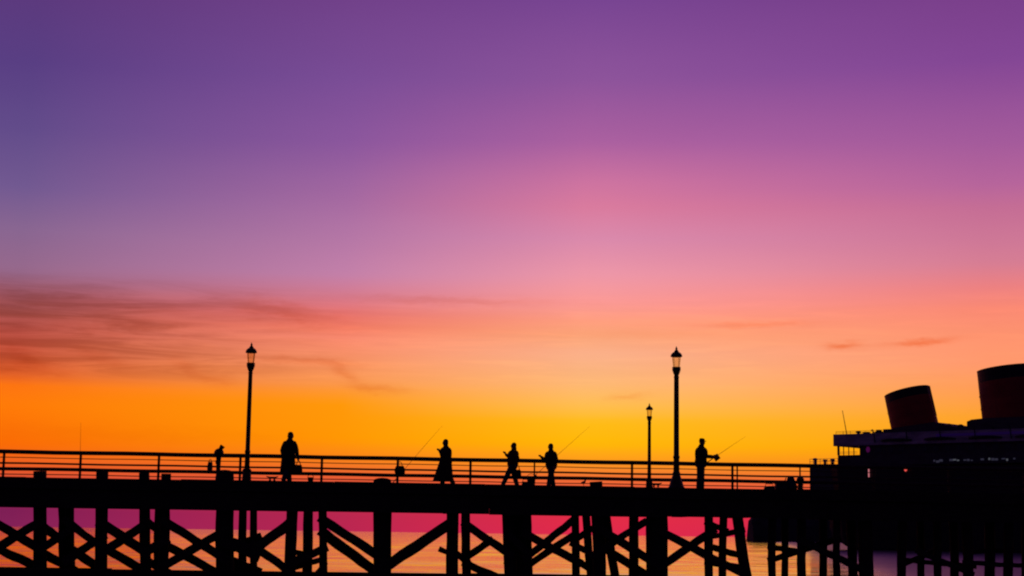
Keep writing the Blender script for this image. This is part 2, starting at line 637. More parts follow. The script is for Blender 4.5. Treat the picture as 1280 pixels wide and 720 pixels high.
def pile(px_top, px_bot, wpx, row, ytop=None, cap=False, w_bot=None):
    """pile whose axis passes the photograph columns given at rows 650 and 715, standing in its own row of piles"""
    Y = ROW[row] + random.uniform(-.05, .05)
    a, c = at(px_top, 650, Y), at(px_bot, 715, Y)
    dirv = (c - a)
    depth = a.y
    r = wpx * depth / F / 2
    r2 = (w_bot or wpx * 1.04) * depth / F / 2
    ztop = DECK - 0.35 if ytop is None else ytop
    if ytop is None and row == 1:
        ztop = DECK - 0.36
    pts, rad = [], []
    for i in range(13):
        f = i / 12
        z = ztop + (-2.5 - ztop) * f
        k = (z - a.z) / dirv.z
        p = a + dirv * k
        p += Vector((noise.noise((px_top, f * 5, 1)), noise.noise((px_top, f * 5, 7)), 0)) * 0.035
        p.z = z
        pts.append(p)
        rad.append((r + (r2 - r) * f) * (1 + 0.05 * noise.noise((px_top * .3, f * 9, 4))))
    if ytop is None and False:
        pass
    bm = bmesh.new()
    rg = tube(bm, pts, rad, 14)
    for v in bm.verts:
        v.co += Vector((noise.noise(v.co * 6), noise.noise(v.co * 6 + Vector((9, 0, 0))), 0)) * 0.012
    if cap:
        ball(bm, pts[0] + Vector((0, 0, 0.0)), (rad[0] * 1.05, rad[0] * 1.05, 0.10))
    part('pile', bm, M['timber'], pier, PO, True)
    return pts


def zpx(px, py, Y):
    return at(px, py, Y).z


P1 = ROW[1]
pile_list = [
    # px at y650, px at y715, width, row, top row in the photograph (None: stops under the deck), cap
    (-13, -13, 15, 1, None), (50, 50, 16, 1, 589), (83, 84, 19, 2, None), (127, 126, 15, 1, 590), (181, 182, 13, 1, 591), (206, 204, 12, 1, 592),
    (197, 196, 8, 2, None), (281, 281, 22, 1, 591), (303, 303, 10, 2, None), (317, 317, 9, 4, None), (365, 362, 14, 1, None), (385, 384, 12, 2, None),
    (404, 404, 10, 1, None), (478, 478, 22, 1, 601), (566, 565, 15, 1, None), (582, 583, 11, 2, None), (636, 638, 16, 1, None), (656, 658, 16, 1, None),
    (646, 648, 9, 2, None), (719, 720, 10, 2, None), (733, 738, 10, 4, None), (747, 750, 16, 1, 602), (758, 768, 11, 3, None), (792, 792, 12, 2, None),
    (822, 822, 26, 1, None), (812, 812, 9, 4, None), (886, 886, 11, 1, None), (904, 903, 10, 2, None), (922, 932, 14, 1, None),
    (965, 965, 10, 1, None), (981, 981, 9, 2, None), (1002, 1002, 11, 1, None), (1029, 1029, 10, 2, None), (1046, 1046, 9, 1, None), (1064, 1066, 12, 2, None),
    (1081, 1083, 18, 1, None), (1128, 1127, 11, 1, None), (1151, 1151, 9, 2, None), (1172, 1172, 10, 1, None), (1192, 1193, 11, 2, None), (1209, 1210, 13, 1, None),
    (1237, 1237, 13, 2, None), (1261, 1260, 12, 1, None), (1284, 1284, 14, 2, None), (1312, 1312, 16, 1, None), (1345, 1345, 14, 1, None), (1390, 1390, 14, 2, None),
    (-52, -52, 16, 1, None), (-40, -40, 13, 2, None), (-95, -95, 16, 1, None), (1440, 1440, 15, 1, None),
]
for e in pile_list:
    yt = None
    if e[4] is not None:
        yt = zpx(e[0], e[4], P1)
    pile(e[0], e[1], e[2], e[3], yt, cap=(e[0] in (281, 478)))

# caps across the pier at every bent
for px in (-52, 50, 127, 190, 285, 385, 478, 570, 645, 740, 815, 890, 965, 1046, 1081, 1128, 1172, 1209, 1261, 1312, 1390):
    p = at(px, 650, ROW[1])
    bm = bmesh.new()
    box(bm, (p.x, 59.0, EYE + 0.80 + random.uniform(-.01, .01)), (0.36, 7.0, 0.22))
    part('cap_beam', bm, M['timber'], pier, PO)

# cross bracing: front face of the near piles, and the same on the next row behind
brace_list = [
    # x1 y1 x2 y2 width plane
    (-14, 648, 50, 687, 8, 1), (50, 652, -12, 690, 8, 1), (-14, 680, 50, 711, 8, 2),
    (50, 655, 84, 681, 8, 2), (84, 664, 50, 687, 7, 1), (50, 690, 90, 711, 8, 2),
    (84, 652, 127, 684, 7, 1), (127, 672, 84, 700, 8, 1), (84, 684, 127, 712, 8, 2),
    (127, 654, 182, 690, 9, 1), (182, 655, 127, 692, 8, 1), (127, 683, 182, 714, 8, 2),
    (182, 650, 205, 668, 7, 2), (182, 690, 206, 676, 8, 1), (182, 700, 210, 716, 7, 2),
    (206, 652, 281, 699, 8, 1), (281, 663, 206, 707, 8, 1), (206, 681, 281, 722, 8, 2),
    (281, 676, 320, 692, 12, 1), (296, 683, 322, 672, 8, 2), (281, 700, 320, 716, 12, 2),
    (363, 654, 318, 686, 11, 1), (318, 682, 363, 716, 9, 1),
    (363, 704, 404, 686, 9, 1), (363, 712, 398, 700, 6, 2), (363, 688, 385, 694, 6, 2),
    (404, 650, 478, 698, 10, 1), (404, 666, 470, 715, 11, 2), (404, 707, 394, 720, 6, 2),
    (565, 653, 478, 711, 12, 1), (478, 709, 565, 713, 0, 0),
    (583, 656, 637, 693, 9, 1), (612, 677, 583, 697, 8, 2), (583, 705, 640, 729, 8, 2),
    (566, 688, 583, 702, 7, 2), (554, 689, 566, 694, 6, 1),
    (636, 668, 658, 690, 8, 1), (636, 704, 658, 690, 8, 2),
    (714, 652, 658, 697, 8, 1), (718, 668, 658, 708, 8, 2), (658, 668, 722, 702, 9, 1), (712, 696, 748, 716, 8, 2), (718, 681, 748, 697, 7, 1), (722, 672, 742, 660, 7, 2),
    (748, 660, 822, 706, 9, 1), (748, 681, 822, 727, 9, 2), (804, 654, 748, 690, 8, 1),
    (826, 664, 932, 719, 9, 1), (890, 664, 826, 708, 9, 1), (886, 672, 926, 663, 6, 2), (896, 686, 926, 694, 7, 2), (886, 703, 924, 709, 7, 2), (886, 654, 905, 662, 6, 2), 
    (965, 700, 1046, 674, 7, 2), (1002, 676, 1084, 715, 8, 1), (965, 684, 1002, 690, 6, 2), (1029, 690, 1066, 707, 6, 2),
    (1128, 700, 1215, 708, 5, 2), (1150, 690, 1212, 716, 6, 1), (1209, 704, 1313, 708, 5, 1), (1128, 706, 1172, 688, 6, 2), (1209, 690, 1262, 688, 5, 2),
]
for (x1, y1, x2, y2, w, pl) in brace_list:
    if w == 0:
        continue
    Y = {1: ROW[1] - 0.42, 2: ROW[2] - 0.40}[pl] + random.uniform(-.02, .02)
    a, c = at(x1, y1, Y), at(x2, y2, Y)
    d = (c - a).normalized() * 0.16
    Yc = a.y
    bm = bmesh.new()
    bar(bm, a - d, c + d, w * (1.32 if x1 < 300 else 1.12) * Yc / F, 0.10)
    bmesh.ops.bevel(bm, geom=bm.edges[:], offset=0.012, segments=1, affect='EDGES')
    bmesh.ops.subdivide_edges(bm, edges=[e for e in bm.edges if e.calc_length() > .5], cuts=9, use_grid_fill=True)
    for v in bm.verts:
        q = v.co * 1.7
        v.co += Vector((0, noise.noise(q + Vector((0, 7, 0))), noise.noise(q))) * .035 + Vector((0, 0, noise.noise(v.co * 7))) * .014
    part('brace', bm, M['timber'], pier, PO)
# low walers just above high water
for row, dz in ((1, 0), (2, .08)):
    bm = bmesh.new()
    Y = ROW[row] - 0.3
    z = zpx(300, 713, Y)
    for k in range(7):
        xa = XL + k * 6.2
        if xa > at(640, 700, Y).x:
            break
        box(bm, (xa + 3.1, Y - .02 * (k % 2), z - 0.16 + random.uniform(-.02, .02)), (6.3, 0.14, 0.32))
    part('waler', bm, M['timber'], pier, PO)
# ------------------------------------------------------------------ railing on the far edge
RY = FAR - 0.25
rail = thing('railing', 'dark steel pipe railing along the far edge of the pier', 'railing', (0, RY, DECK))
RO = Vector((0, RY, DECK))
for nm, z, r in (('top_rail', 2.69, 0.08), ('wire_rail', 2.485, 0.016), ('middle_rail', 2.28, 0.036), ('lower_rail', 2.075, 0.068), ('wire_rail', 1.885, 0.018)):
    bm = bmesh.new()
    pts = []
    n = 90
    for i in range(n + 1):
        x = XL + (XR - .3 - XL) * i / n
        sag = 0.006 * math.sin(x * 1.3 + z * 5) + 0.004 * noise.noise((x, z, 0))
        pts.append(Vector((x, RY, EYE + z + sag)))
    tube(bm, pts, r, 10)
    part(nm, bm, M['rail'], rail, RO, True)
for px in (-280, -186, -92, 4, 100, 198, 300, 402, 497, 588, 668, 790, 915.5, 921.5, 1000, 1092, 1186, 1280, 1376, 1474, 1575):
    p = at(px, 590, RY)
    bm = bmesh.new()
    r = 0.048 if px not in (921.5, 668, 1000) else 0.03
    tube(bm, [(p.x, RY, DECK - 0.1), (p.x, RY, EYE + 2.69)], r, 10)
    box(bm, (p.x, RY, DECK + 0.03), (0.2, 0.2, 0.03))
    part('post', bm, M['rail'], rail, RO)


# ------------------------------------------------------------------ lamp posts
def lamp_post(px, py_base, py_top, Y, label, flare=True, base_w=0.55):
    b0 = at(px, py_base, Y)
    top = at(px, py_top, Y).z
    H = top - DECK
    s = H / 4.75
    o = thing('lamp_post', label, 'lamp post', (b0.x, Y, DECK), 0.3, 'lamp posts on the pier')
    k = base_w / 0.55
    bm = bmesh.new()
    if flare:
        lathe(bm, [(.29 * k, 0), (.29 * k, .05), (.25 * k, .09), (.22 * k, .2), (.17 * k, .36), (.135, .45), (.12, .5), (.135, .53), (.11, .58)], 12)
    else:
        lathe(bm, [(.15 * k, 0), (.15 * k, .06), (.12 * k, .1), (.105 * k, .4), (.12 * k, .44), (.085 * k, .5)], 12)
    obj('base', bm, M['iron'], o)
    bm = bmesh.new()
    rw = 0.098 if flare else (0.085 if base_w > .7 else 0.066)
    z1 = H - 0.98 * s
    lathe(bm, [(rw * 1.08, .45), (rw, 1.0), (rw * .98, 1.02), (rw * 1.15, 1.04), (rw * 1.15, 1.1), (rw * .95, 1.13), (rw * .85, z1 - .1), (rw * .95, z1 - .06), (rw * .8, z1)], 14)
    obj('pole', bm, M['iron'], o, True)
    q = H - 0.98 * s
    bm = bmesh.new()                                # collar that carries the lantern
    lathe(bm, [(0.071 * s, q), (0.100 * s, q + .06 * s), (0.137 * s, q + .17 * s), (0.145 * s, q + .22 * s), (0.133 * s, q + .25 * s), (0.145 * s, q + .265 * s), (0.141 * s, q + .285 * s)], 14)
    obj('collar', bm, M['iron'], o, True)
    bm = bmesh.new()
    lathe(bm, [(0.108 * s, q + .287 * s), (0.123 * s, q + .36 * s), (0.139 * s, q + .5 * s), (0.148 * s, q + .62 * s)], 10)
    gl = obj('glass', bm, M['lantern'], o, False)
    for i in range(4):
        bm = bmesh.new()
        a = i * 2 * math.pi / 4 + .5
        c, s_ = math.cos(a), math.sin(a)
        tube(bm, [(c * .114 * s, s_ * .114 * s, q + .28 * s), (c * .154 * s, s_ * .154 * s, q + .63 * s)],   .008 * s, 6)
        obj('cage_bar', bm, M['iron'], o)
    bm = bmesh.new()
    lathe(bm, [(0.178 * s, q + .622 * s), (0.195 * s, q + .635 * s), (0.195 * s, q + .67 * s), (0.158 * s, q + .74 * s), (0.095 * s, q + .79 * s), (0.071 * s, q + .80 * s), (0.071 * s, q + .83 * s),
               (0.050 * s, q + .85 * s), (0.029 * s, q + .87 * s), (0.042 * s, q + .9 * s), (0.025 * s, q + .93 * s), (.008 * s, q + .985 * s)], 12)
    obj('lamp_cap', bm, M['iron'], o)
    return o


lamp_post(308, 605, 428, 58.0, 'tall dark lamp post with cream lantern between the viewer and the man in a coat', False, 0.75)
lamp_post(845.5, 612, 433, 56.3, 'tall dark lamp post with flared foot next to the angler at right', True)
lamp_post(811.5, 612, 504, 60.8, 'short slim lamp post with small pale lantern', False, 0.6)


# ------------------------------------------------------------------ people
def person(label, px, Y, H, heading, legs, arms, lean=0.0, torso=(1.0, 1.0), head=(0.0, 0.0), hair='short', coat=None, coat_mat='cloth_black', legs_mat='cloth_navy', hat=False, girth=1.0):
    """legs: (swing, knee) left, right; arms: (swing, out, elbow, in) left, right; angles in degrees, facing local +x"""
    s = H / 1.75
    p0 = at(px, 606, Y)
    o = thing('person', label, 'person', (p0.x, Y, DECK), heading)

    def leg_pts(side, sw, kn):
        hip = Vector((0, side * .088, .93))
        d = Vector((math.sin(R(sw)), side * 0.03, -math.cos(R(sw))))
        knee = hip + d * .44
        d2 = Vector((math.sin(R(sw - kn)), side * 0.01, -math.cos(R(sw - kn))))
        ank = knee + d2 * .41
        return hip, knee, ank

    lp = [leg_pts(1, *legs[0]), leg_pts(-1, *legs[1])]
    drop = min(l[2].z for l in lp) - 0.08
    sh = Vector((0, 0, -drop))
    lp = [[p + sh for p in l] for l in lp]
    pel = Vector((0, 0, .93)) + sh
    LR = Matrix.Rotation(R(lean), 3, 'Y')

    def T(v):                                       # torso space -> figure space
        return pel + LR @ Vector(v)

    tw, td = torso
    gt = girth
    A = []
    for side, (sw, out, el, inn) in zip((1, -1), arms):
        shd = T((0, side * .19 * tw, .50))
        d = Vector((math.sin(R(sw)) * math.cos(R(out)), side * math.sin(R(out)), -math.cos(R(sw)) * math.cos(R(out))))
        elb = shd + d * .285
        a2 = sw + el
        d2 = Vector((math.sin(R(a2)) * math.cos(R(inn)), -side * math.sin(R(inn)), -math.cos(R(a2)) * math.cos(R(inn))))
        wr = elb + d2 * .25
        A.append((shd, elb, wr, d2, side))
    S = Matrix.Diagonal((s, s, s, 1))
    hyaw, hpitch = head
    hc = T((0.015, 0, .71))
    HR = LR @ Matrix.Rotation(R(hyaw), 3, 'Z') @ Matrix.Rotation(R(hpitch), 3, 'Y')

    # body: one continuous figure
    bm = bmesh.new()
    tors = [((0, 0, -.10), .15 * tw, .105 * td), ((0, 0, 0), .165 * tw, .115 * td), ((0, 0, .16), .14 * tw, .10 * td), ((0.01, 0, .32), .165 * tw, .115 * td), ((0.005, 0, .44), .175 * tw, .11 * td),
            ((0, 0, .52), .15 * tw, .085 * td), ((0, 0, .56), .075, .065)]
    loft(bm, [(T(c), a, b_) for c, a, b_ in tors])
    capsule_chain(bm, [T((0, 0, .5)), T((0.012, 0, .63))], [.062, .055])
    # head with brow, nose, chin and ears
    def hp(v):
        return hc + HR @ Vector(v)
    for c, r in (((0, 0, .02), (.094, .076, .105)), ((.028, 0, -.045), (.062, .058, .068)), ((.055, 0, -.085), (.03, .032, .026))):
        vs_ = ball(bm, (0, 0, 0), r, 3)
        for v in vs_:
            v.co = hp(Vector(c) + v.co)
    for c, r in (((.098, 0, -.012), (.018, .014, .026)), ((.085, 0, .025), (.02, .05, .012)), ((.082, 0, -.056), (.014, .024, .008)), ((0, .078, -.005), (.02, .01, .032)), ((0, -.078, -.005), (.02, .01, .032))):
        vs_ = ball(bm, (0, 0, 0), r, 2)
        for v in vs_:
            v.co = hp(Vector(c) + v.co)
    for hip, knee, ank in lp:
        capsule_chain(bm, [hip, (hip + knee) / 2, knee, knee + (ank - knee) * .35, ank], [.088, .074, .056, .056, .038])
        capsule_chain(bm, [ank, ank + Vector((.10, 0, -.045)), ank + Vector((.17, 0, -.052))], [.038, .034, .026])
    for shd, elb, wr, d2, side in A:
        s0 = shd + Vector((0, -side * .05 * gt, -.03 - .03 * gt))
        capsule_chain(bm, [s0, (s0 + elb) / 2, elb, wr], [.05, .045, .038, .026])
        # palm, four curled fingers and a thumb
        side_v = d2.cross(Vector((0, 1, 0)))
        side_v = side_v.normalized() if side_v.length > .1 else Vector((0, 0, 1))
        nrm = d2.cross(side_v).normalized() * (-side)
        capsule_chain(bm, [wr, wr + d2 * .05, wr + d2 * .085], [.026, .032, .03])
        for k, ln in enumerate((.068, .078, .072, .056)):
            q0 = wr + d2 * .085 + side_v * (.027 - .018 * k)
            q1 = q0 + d2 * ln * .5 + nrm * ln * .12
            q2 = q1 + d2 * ln * .2 + nrm * ln * .42
            capsule_chain(bm, [q0, q1, q2], [.0115, .0105, .009], 8)
        q0 = wr + d2 * .03 + side_v * .028
        q1 = q0 + side_v * .028 + d2 * .03 + nrm * .012
        capsule_chain(bm, [q0, q1, q1 + d2 * .03 + nrm * .012], [.013, .012, .010], 8)
    bmesh.ops.transform(bm, matrix=S, verts=bm.verts)
    fuse('body', bm, M['skin'], o, 0.0115, 2)

    # trousers
    bm = bmesh.new()
    for hip, knee, ank in lp:
        capsule_chain(bm, [hip + Vector((0, 0, .02)), (hip + knee) / 2, knee, knee + (ank - knee) * .4, ank + Vector((0, 0, .02))], [.108 * gt, .093 * gt, .077 * gt, .074 * gt, .064 * gt])
    loft(bm, [(pel + Vector((0, 0, -.12)), .155 * tw, .12 * td), (pel, .178 * tw, .13 * td), (pel + LR @ Vector((0, 0, .1)), .165 * tw, .122 * td)])
    bmesh.ops.transform(bm, matrix=S, verts=bm.verts)
    fuse('trousers', bm, M[legs_mat], o, 0.016, 3)
    # shoes
    for hip, knee, ank in lp:
        bm = bmesh.new()
        capsule_chain(bm, [ank + Vector((-.03, 0, -.035)), ank + Vector((.05, 0, -.035)), ank + Vector((.13, 0, -.045)), ank + Vector((.19, 0, -.048))], [.046, .046, .042, .032])
        capsule_chain(bm, [ank + Vector((0, 0, .03)), ank + Vector((-.02, 0, -.035))], [.05, .045])
        bmesh.ops.transform(bm, matrix=S, verts=bm.verts)
        bmesh.ops.bisect_plane(bm, geom=bm.verts[:] + bm.edges[:] + bm.faces[:], plane_co=(0, 0, 0.002), plane_no=(0, 0, -1), clear_outer=False)
        fuse('shoe', bm, M['rubber'], o, 0.012, 2)
    # jacket or coat with sleeves
    bm = bmesh.new()
    rings = [(T(c), a * 1.14 + .012, b_ * 1.2 + .016) for c, a, b_ in tors[1:]]
    loft(bm, rings)
    for shd, elb, wr, d2, side in A:
        capsule_chain(bm, [shd + Vector((0, -side * .045 * gt, -.005 - .05 * gt)), (shd + elb) / 2 + Vector((0, -side * .02, 0)), elb, wr - d2 * .02], [.078 * gt, .066 * gt, .058 * gt, .046 * gt])
    capsule_chain(bm, [T((-.005, 0, .50)), T((0, 0, .575))], [.10 * gt, .078 * gt])
    if coat:
        hem, flare, shift = coat                    # hem height above deck, half width, forward shift of the hem
        z0 = (pel + LR @ Vector((0, 0, .12))).z
        prs = []
        for i in range(8):
            f = i / 7
            z = z0 + (hem / s - z0) * f
            prs.append(((pel.x + shift * f + 0.01, 0, z), (.17 + (flare - .17) * f) * tw, (.135 + (flare * .95 - .135) * f) * td))
        loft(bm, prs)
    bmesh.ops.transform(bm, matrix=S, verts=bm.verts)
    fuse('coat' if coat else 'jacket', bm, M[coat_mat], o, 0.015, 3)
    # hair
    bm = bmesh.new()
    def hb(c, r, sub=3):
        for v in ball(bm, (0, 0, 0), r, sub):
            v.co = hp(Vector(c) + v.co)
    if hat:
        hb((-.005, 0, .055), (.104, .09, .075))
        vs_ = ball(bm, (0, 0, 0), (.045, .065, .012), 3)
        for v in vs_:
            v.co = hp(Vector((.11, 0, .062)) + v.co)
        vs_ = ball(bm, (0, 0, 0), (.095, .085, .03), 3)
        for v in vs_:
            v.co = hp(Vector((-.005, 0, .12)) + v.co)
        bmesh.ops.transform(bm, matrix=S, verts=bm.verts)
        fuse('cap', bm, M['cloth_black'], o, 0.011, 2)
    else:
        hb((-.018, 0, .045), (.098, .085, .098))
        hb((-.045, 0, -.02), (.065, .074, .075))
        if hair == 'long':
            hb((-.06, 0, -.10), (.06, .082, .12))
            hb((-.075, 0, -.20), (.05, .075, .11))
        bmesh.ops.transform(bm, matrix=S, verts=bm.verts)
        fuse('hair', bm, M['hair'], o, 0.012, 2)
    hands = [o.matrix_basis @ (wr * s + d2 * .10 * s) for shd, elb, wr, d2, side in A]
    # matrix_basis is current even before the dependency graph runs
    return o, hands


PI = math.pi
man, hands1 = person('stout man in a long dark coat walking along the pier with a bag', 359, 57.6, 1.76, R(48), [(16, 4), (-14, 12)], [(-8, 12, 18, 5), (2, 16, 14, 2)],
                     lean=6, torso=(1.3, 1.6), head=(-25, 8), coat=(.38, .19, 0.0), coat_mat='cloth_black', girth=1.3)
lady, hands2 = person('person in a long flared coat facing left, one hand raised to the face', 557, 59.6, 1.70, PI, [(10, 2), (-16, 8)], [(12, 10, 122, 20), (-4, 10, 14, 0)],
                      lean=2, torso=(1.2, 1.55), head=(0, 4), coat=(.22, .26, .09), coat_mat='cloth_brown', girth=1.3)
woman, hands3 = person('long haired woman striding left in jeans with one hand held up', 640.5, 59.6, 1.64, PI, [(28, 5), (-11, 6)], [(-30, 14, 40, 0), (22, 12, 112, 15)],
                       lean=-3, torso=(1.15, 1.5), head=(0, 2), hair='long', coat_mat='cloth_red', girth=1.25)
stander, hands4 = person('person in a bulky jacket standing with legs apart, one forearm held out', 689, 59.6, 1.63, R(212), [(17, 4), (-14, 0)], [(-8, 12, 30, 0), (14, 8, 100, 12)],
                         lean=3, torso=(1.25, 1.6), head=(-15, 6), coat_mat='cloth_black', girth=1.3)
angler, hands5 = person('man in a flat cap facing right, holding a fishing rod out', 876, 58.2, 1.80, R(-8), [(4, 3), (-5, 1)], [(28, 4, 62, 12), (24, 4, 60, 12)],
                        lean=2, torso=(1.2, 1.5), head=(0, 4), hat=True, coat_mat='cloth_black', girth=1.35)


# ------------------------------------------------------------------ fishing rods
def rod(butt, tip, label, bend=0.06, reel=1.0):
    butt, tip = Vector(butt), Vector(tip)
    o = thing('fishing_rod', label, 'fishing rod', butt, 0, 'fishing rods')
    v = tip - butt
    ln = v.length
    d = v.normalized()
    down = Vector((0, 0, -1))
    bm = bmesh.new()
    n = 14
    pts = [d * ln * (i / n) + down * bend * ln * (i / n) ** 2.2 for i in range(n + 1)]
    tube(bm, pts, [.0105 - .0075 * i / n for i in range(n + 1)], 8)
    obj('blank', bm, M['plastic'], o, True)
    bm = bmesh.new()
    tube(bm, [d * -.02, d * .36], [.018, .015], 10)
    obj('grip', bm, M['cork'], o, True)
    bm = bmesh.new()
    side = d.cross(Vector((0, 1, 0))).normalized()
    c = d * .42 - side * .0 + down * .05
    rot = d.to_track_quat('Z', 'Y').to_matrix().to_4x4()
    bmesh.ops.create_cone(bm, segments=16, radius1=.034 * reel, radius2=.030 * reel, depth=.06 * reel, cap_ends=True, matrix=Matrix.Translation(c) @ rot)
    tube(bm, [d * .42, c], .009, 8)
    tube(bm, [c, c + Vector((0, -.07, 0)), c + Vector((0.02, -.09, -.03))], .008, 8)
    obj('reel', bm, M['plastic'], o, True)
    return o


ry = RY - 0.12
pA = at(101, 606, ry)
rod((pA.x - .03, ry - .05, DECK), at(101, 528, ry), 'thin upright fishing rod leaning on the railing at far left', 0.0)
pB = at(505, 580, ry)
rod(Vector((at(488, 600, ry).x, ry - .15, DECK + .12)), at(553, 531, ry + .4), 'fishing rod slanting up over the railing left of the person in a flared coat', 0.01)
rod(Vector((at(660, 585, ry).x, ry - .1, DECK + .35)), at(737, 532, ry + .8), 'faint thin fishing rod slanting up behind the person in a bulky jacket', 0.01)
hm = (hands5[0] + hands5[1]) / 2
tip = at(932, 545, hm.y - 0.2)
dv = (tip - hm).normalized()
rod(hm - dv * .36, tip, 'fishing rod held out by the man in a flat cap', 0.01, 3.3)

# ------------------------------------------------------------------ things carried and left on the deck
def bag(name, label, cat, top, w, h, d, mat, rotz=0.0, strap=0.25):
    o = thing(name, label, cat, (top[0], top[1], top[2]), rotz)
    bm = bmesh.new()
    loft(bm, [((0, 0, -strap - h), d * .36, w * .40), ((0, 0, -strap - h * .9), d * .5, w * .5), ((0, 0, -strap - h * .5), d * .52, w * .54), ((0, 0, -strap - h * .12), d * .36, w * .45), ((0, 0, -strap), d * .18, w * .40)], 20)
    for v in bm.verts:
        v.co += Vector((noise.noise(v.co * 9), noise.noise(v.co * 9 + Vector((4, 4, 4))), noise.noise(v.co * 9 + Vector((8, 1, 4))))) * .02
    obj('sack', bm, mat, o, True)
    for sgn in (-1, 1):
        bm = bmesh.new()
        tube(bm, [(-w * .26, sgn * d * .12, -strap), (-w * .16, sgn * d * .05, -strap * .3), (0, 0, .005), (w * .16, sgn * d * .05, -strap * .3), (w * .26, sgn * d * .12, -strap)], .012, 8)
        obj('handle', bm, mat, o, True)
    return o


h = hands1[1]
bag('carrier_bag', 'dark carrier bag hanging from the hand of the stout man', 'bag', (h.x + .02, h.y, h.z - .02), .27, .34, .2, M['cloth_black'], 0.2, .14)
h = hands3[0]
bag('shoulder_bag', 'small dark bag swinging behind the striding woman', 'bag', (h.x + .06, h.y, h.z + .06), .26, .26, .14, M['cloth_black'], 0.2, .16)
p = at(500, 577, RY - .12)
bag('hanging_bag', 'dark bag hung on a railing post below the slanting fishing rod', 'bag', (p.x, RY - .13, p.z), .36, .30, .2, M['cloth_black'], .0, .16)
p = at(263, 574, RY - .12)
bag('narrow_bag', 'narrow dark bag hung under the top rail beside the pole mounted viewer', 'bag', (p.x, RY - .13, p.z), .19, .38, .14, M['cloth_navy'], .0, .1)


def bucket(px, Y, r, hgt, label, mat):
    p = at(px, 606, Y)
    o = thing('bucket', label, 'bucket', (p.x, Y, DECK), random.uniform(0, 3))
    bm = bmesh.new()
    lathe(bm, [(r * .8, 0), (r * .82, .01), (r * .98, hgt * .94), (r * 1.05, hgt * .95), (r * 1.05, hgt), (r * .95, hgt), (r * .93, hgt * .9)], 20)
    obj('pail', bm, mat, o, True)
    bm = bmesh.new()
    tube(bm, [(r * math.cos(a), 0.02, hgt * .96 + r * .9 * math.sin(a)) for a in [i * PI / 10 for i in range(11)]], .009, 8)
    obj('handle', bm, M['iron'], o, True)
    return o


bucket(664, 59.0, .155, .40, 'dark bucket on the deck between the striding woman and the person in a bulky jacket', M['plastic'])
bucket(388, 56.6, .10, .20, 'small pail on the deck right of the stout man', M['plastic'])


def cooler(px, Y, w, d, hgt, label, name='cooler_box', handle=True):
    p = at(px, 606, Y)
    o = thing(name, label, 'box', (p.x, Y, DECK), random.uniform(-.15, .15))
    bm = bmesh.new()
    box(bm, (0, 0, hgt * .4), (w, d, hgt * .8))
    bmesh.ops.bevel(bm, geom=bm.edges[:], offset=.02, segments=2, affect='EDGES')
    obj('chest', bm, M['plastic'], o)
    bm = bmesh.new()
    box(bm, (0, 0, hgt * .9 + .003), (w * 1.05, d * 1.05, hgt * .2))
    bmesh.ops.bevel(bm, geom=bm.edges[:], offset=.02, segments=2, affect='EDGES')
    obj('lid', bm, M['plastic'], o)
    if handle:
        bm = bmesh.new()
        tube(bm, [(-w * .38, 0, hgt), (-w * .36, 0, hgt + .08), (w * .36, 0, hgt + .08), (w * .38, 0, hgt)], .013, 8)
        obj('handle', bm, M['iron'], o, True)
    return o


cooler(961.5, 57.0, .34, .25, .17, 'low tackle box on the deck, leftmost of the gear heaped beside the liner', 'tackle_box')
cooler(657.5, 58.8, .30, .22, .24, 'small tackle box on the deck touching the bucket behind the striding woman', 'tackle_box')
cooler(970, 58.4, .55, .3, .22, 'wide flat crate on the deck behind the low tackle box', 'crate', False)
cooler(976, 57.6, .40, .32, .30, 'taller cooler box between the tackle box and the backpack', 'cooler_box', False)


def backpack(px, Y, hgt, label):
    p = at(px, 606, Y)
    o = thing('backpack', label, 'backpack', (p.x, Y, DECK), .3)
    bm = bmesh.new()
    loft(bm, [((0, 0, .0), .14, .12), ((0, 0, .05), .18, .16), ((0, 0, hgt * .5), .18, .16), ((0, 0, hgt * .85), .14, .12), ((0, 0, hgt), .06, .05)], 18)
    obj('pack', bm, M['cloth_navy'], o, True)
    bm = bmesh.new()
    loft(bm, [((.15, 0, .08), .12, .05), ((.17, 0, .2), .13, .06), ((.14, 0, .3), .1, .04)], 14)
    obj('pocket', bm, M['cloth_navy'], o, True)
    bm = bmesh.new()
    for sgn in (-1, 1):
        tube(bm, [(-.14, sgn * .09, .1), (-.23, sgn * .1, .25), (-.14, sgn * .08, hgt * .88)], .018, 8)
    obj('strap', bm, M['cloth_black'], o, True)
    return o


backpack(988.5, 57.6, .56, 'plump backpack standing on the deck beside the mooring post')


def bollard(px, Y, r, hgt, label):
    p = at(px, 606, Y)
    o = thing('mooring_post', label, 'bollard', (p.x, Y, DECK), 0)
    bm = bmesh.new()
    lathe(bm, [(r * 1.6, 0), (r * 1.6, .04), (r, .08), (r * .92, hgt * .6), (r * 1.0, hgt * .72), (r * 1.5, hgt * .78), (r * 1.55, hgt * .9), (r * 1.1, hgt), (r * .3, hgt * 1.03)], 18)
    obj('column', bm, M['iron'], o, True)
    bm = bmesh.new()
    pts = [(r * 1.08 * math.cos(a), r * 1.08 * math.sin(a), hgt * .2 + a * .012) for a in [i * PI / 8 for i in range(40)]]
    tube(bm, pts, .022, 8)
    obj('rope', bm, M['cork'], o, True)
    return o


bollard(1000.5, 57.4, .085, .50, 'stubby mooring post wound with rope at the right end of the gear')

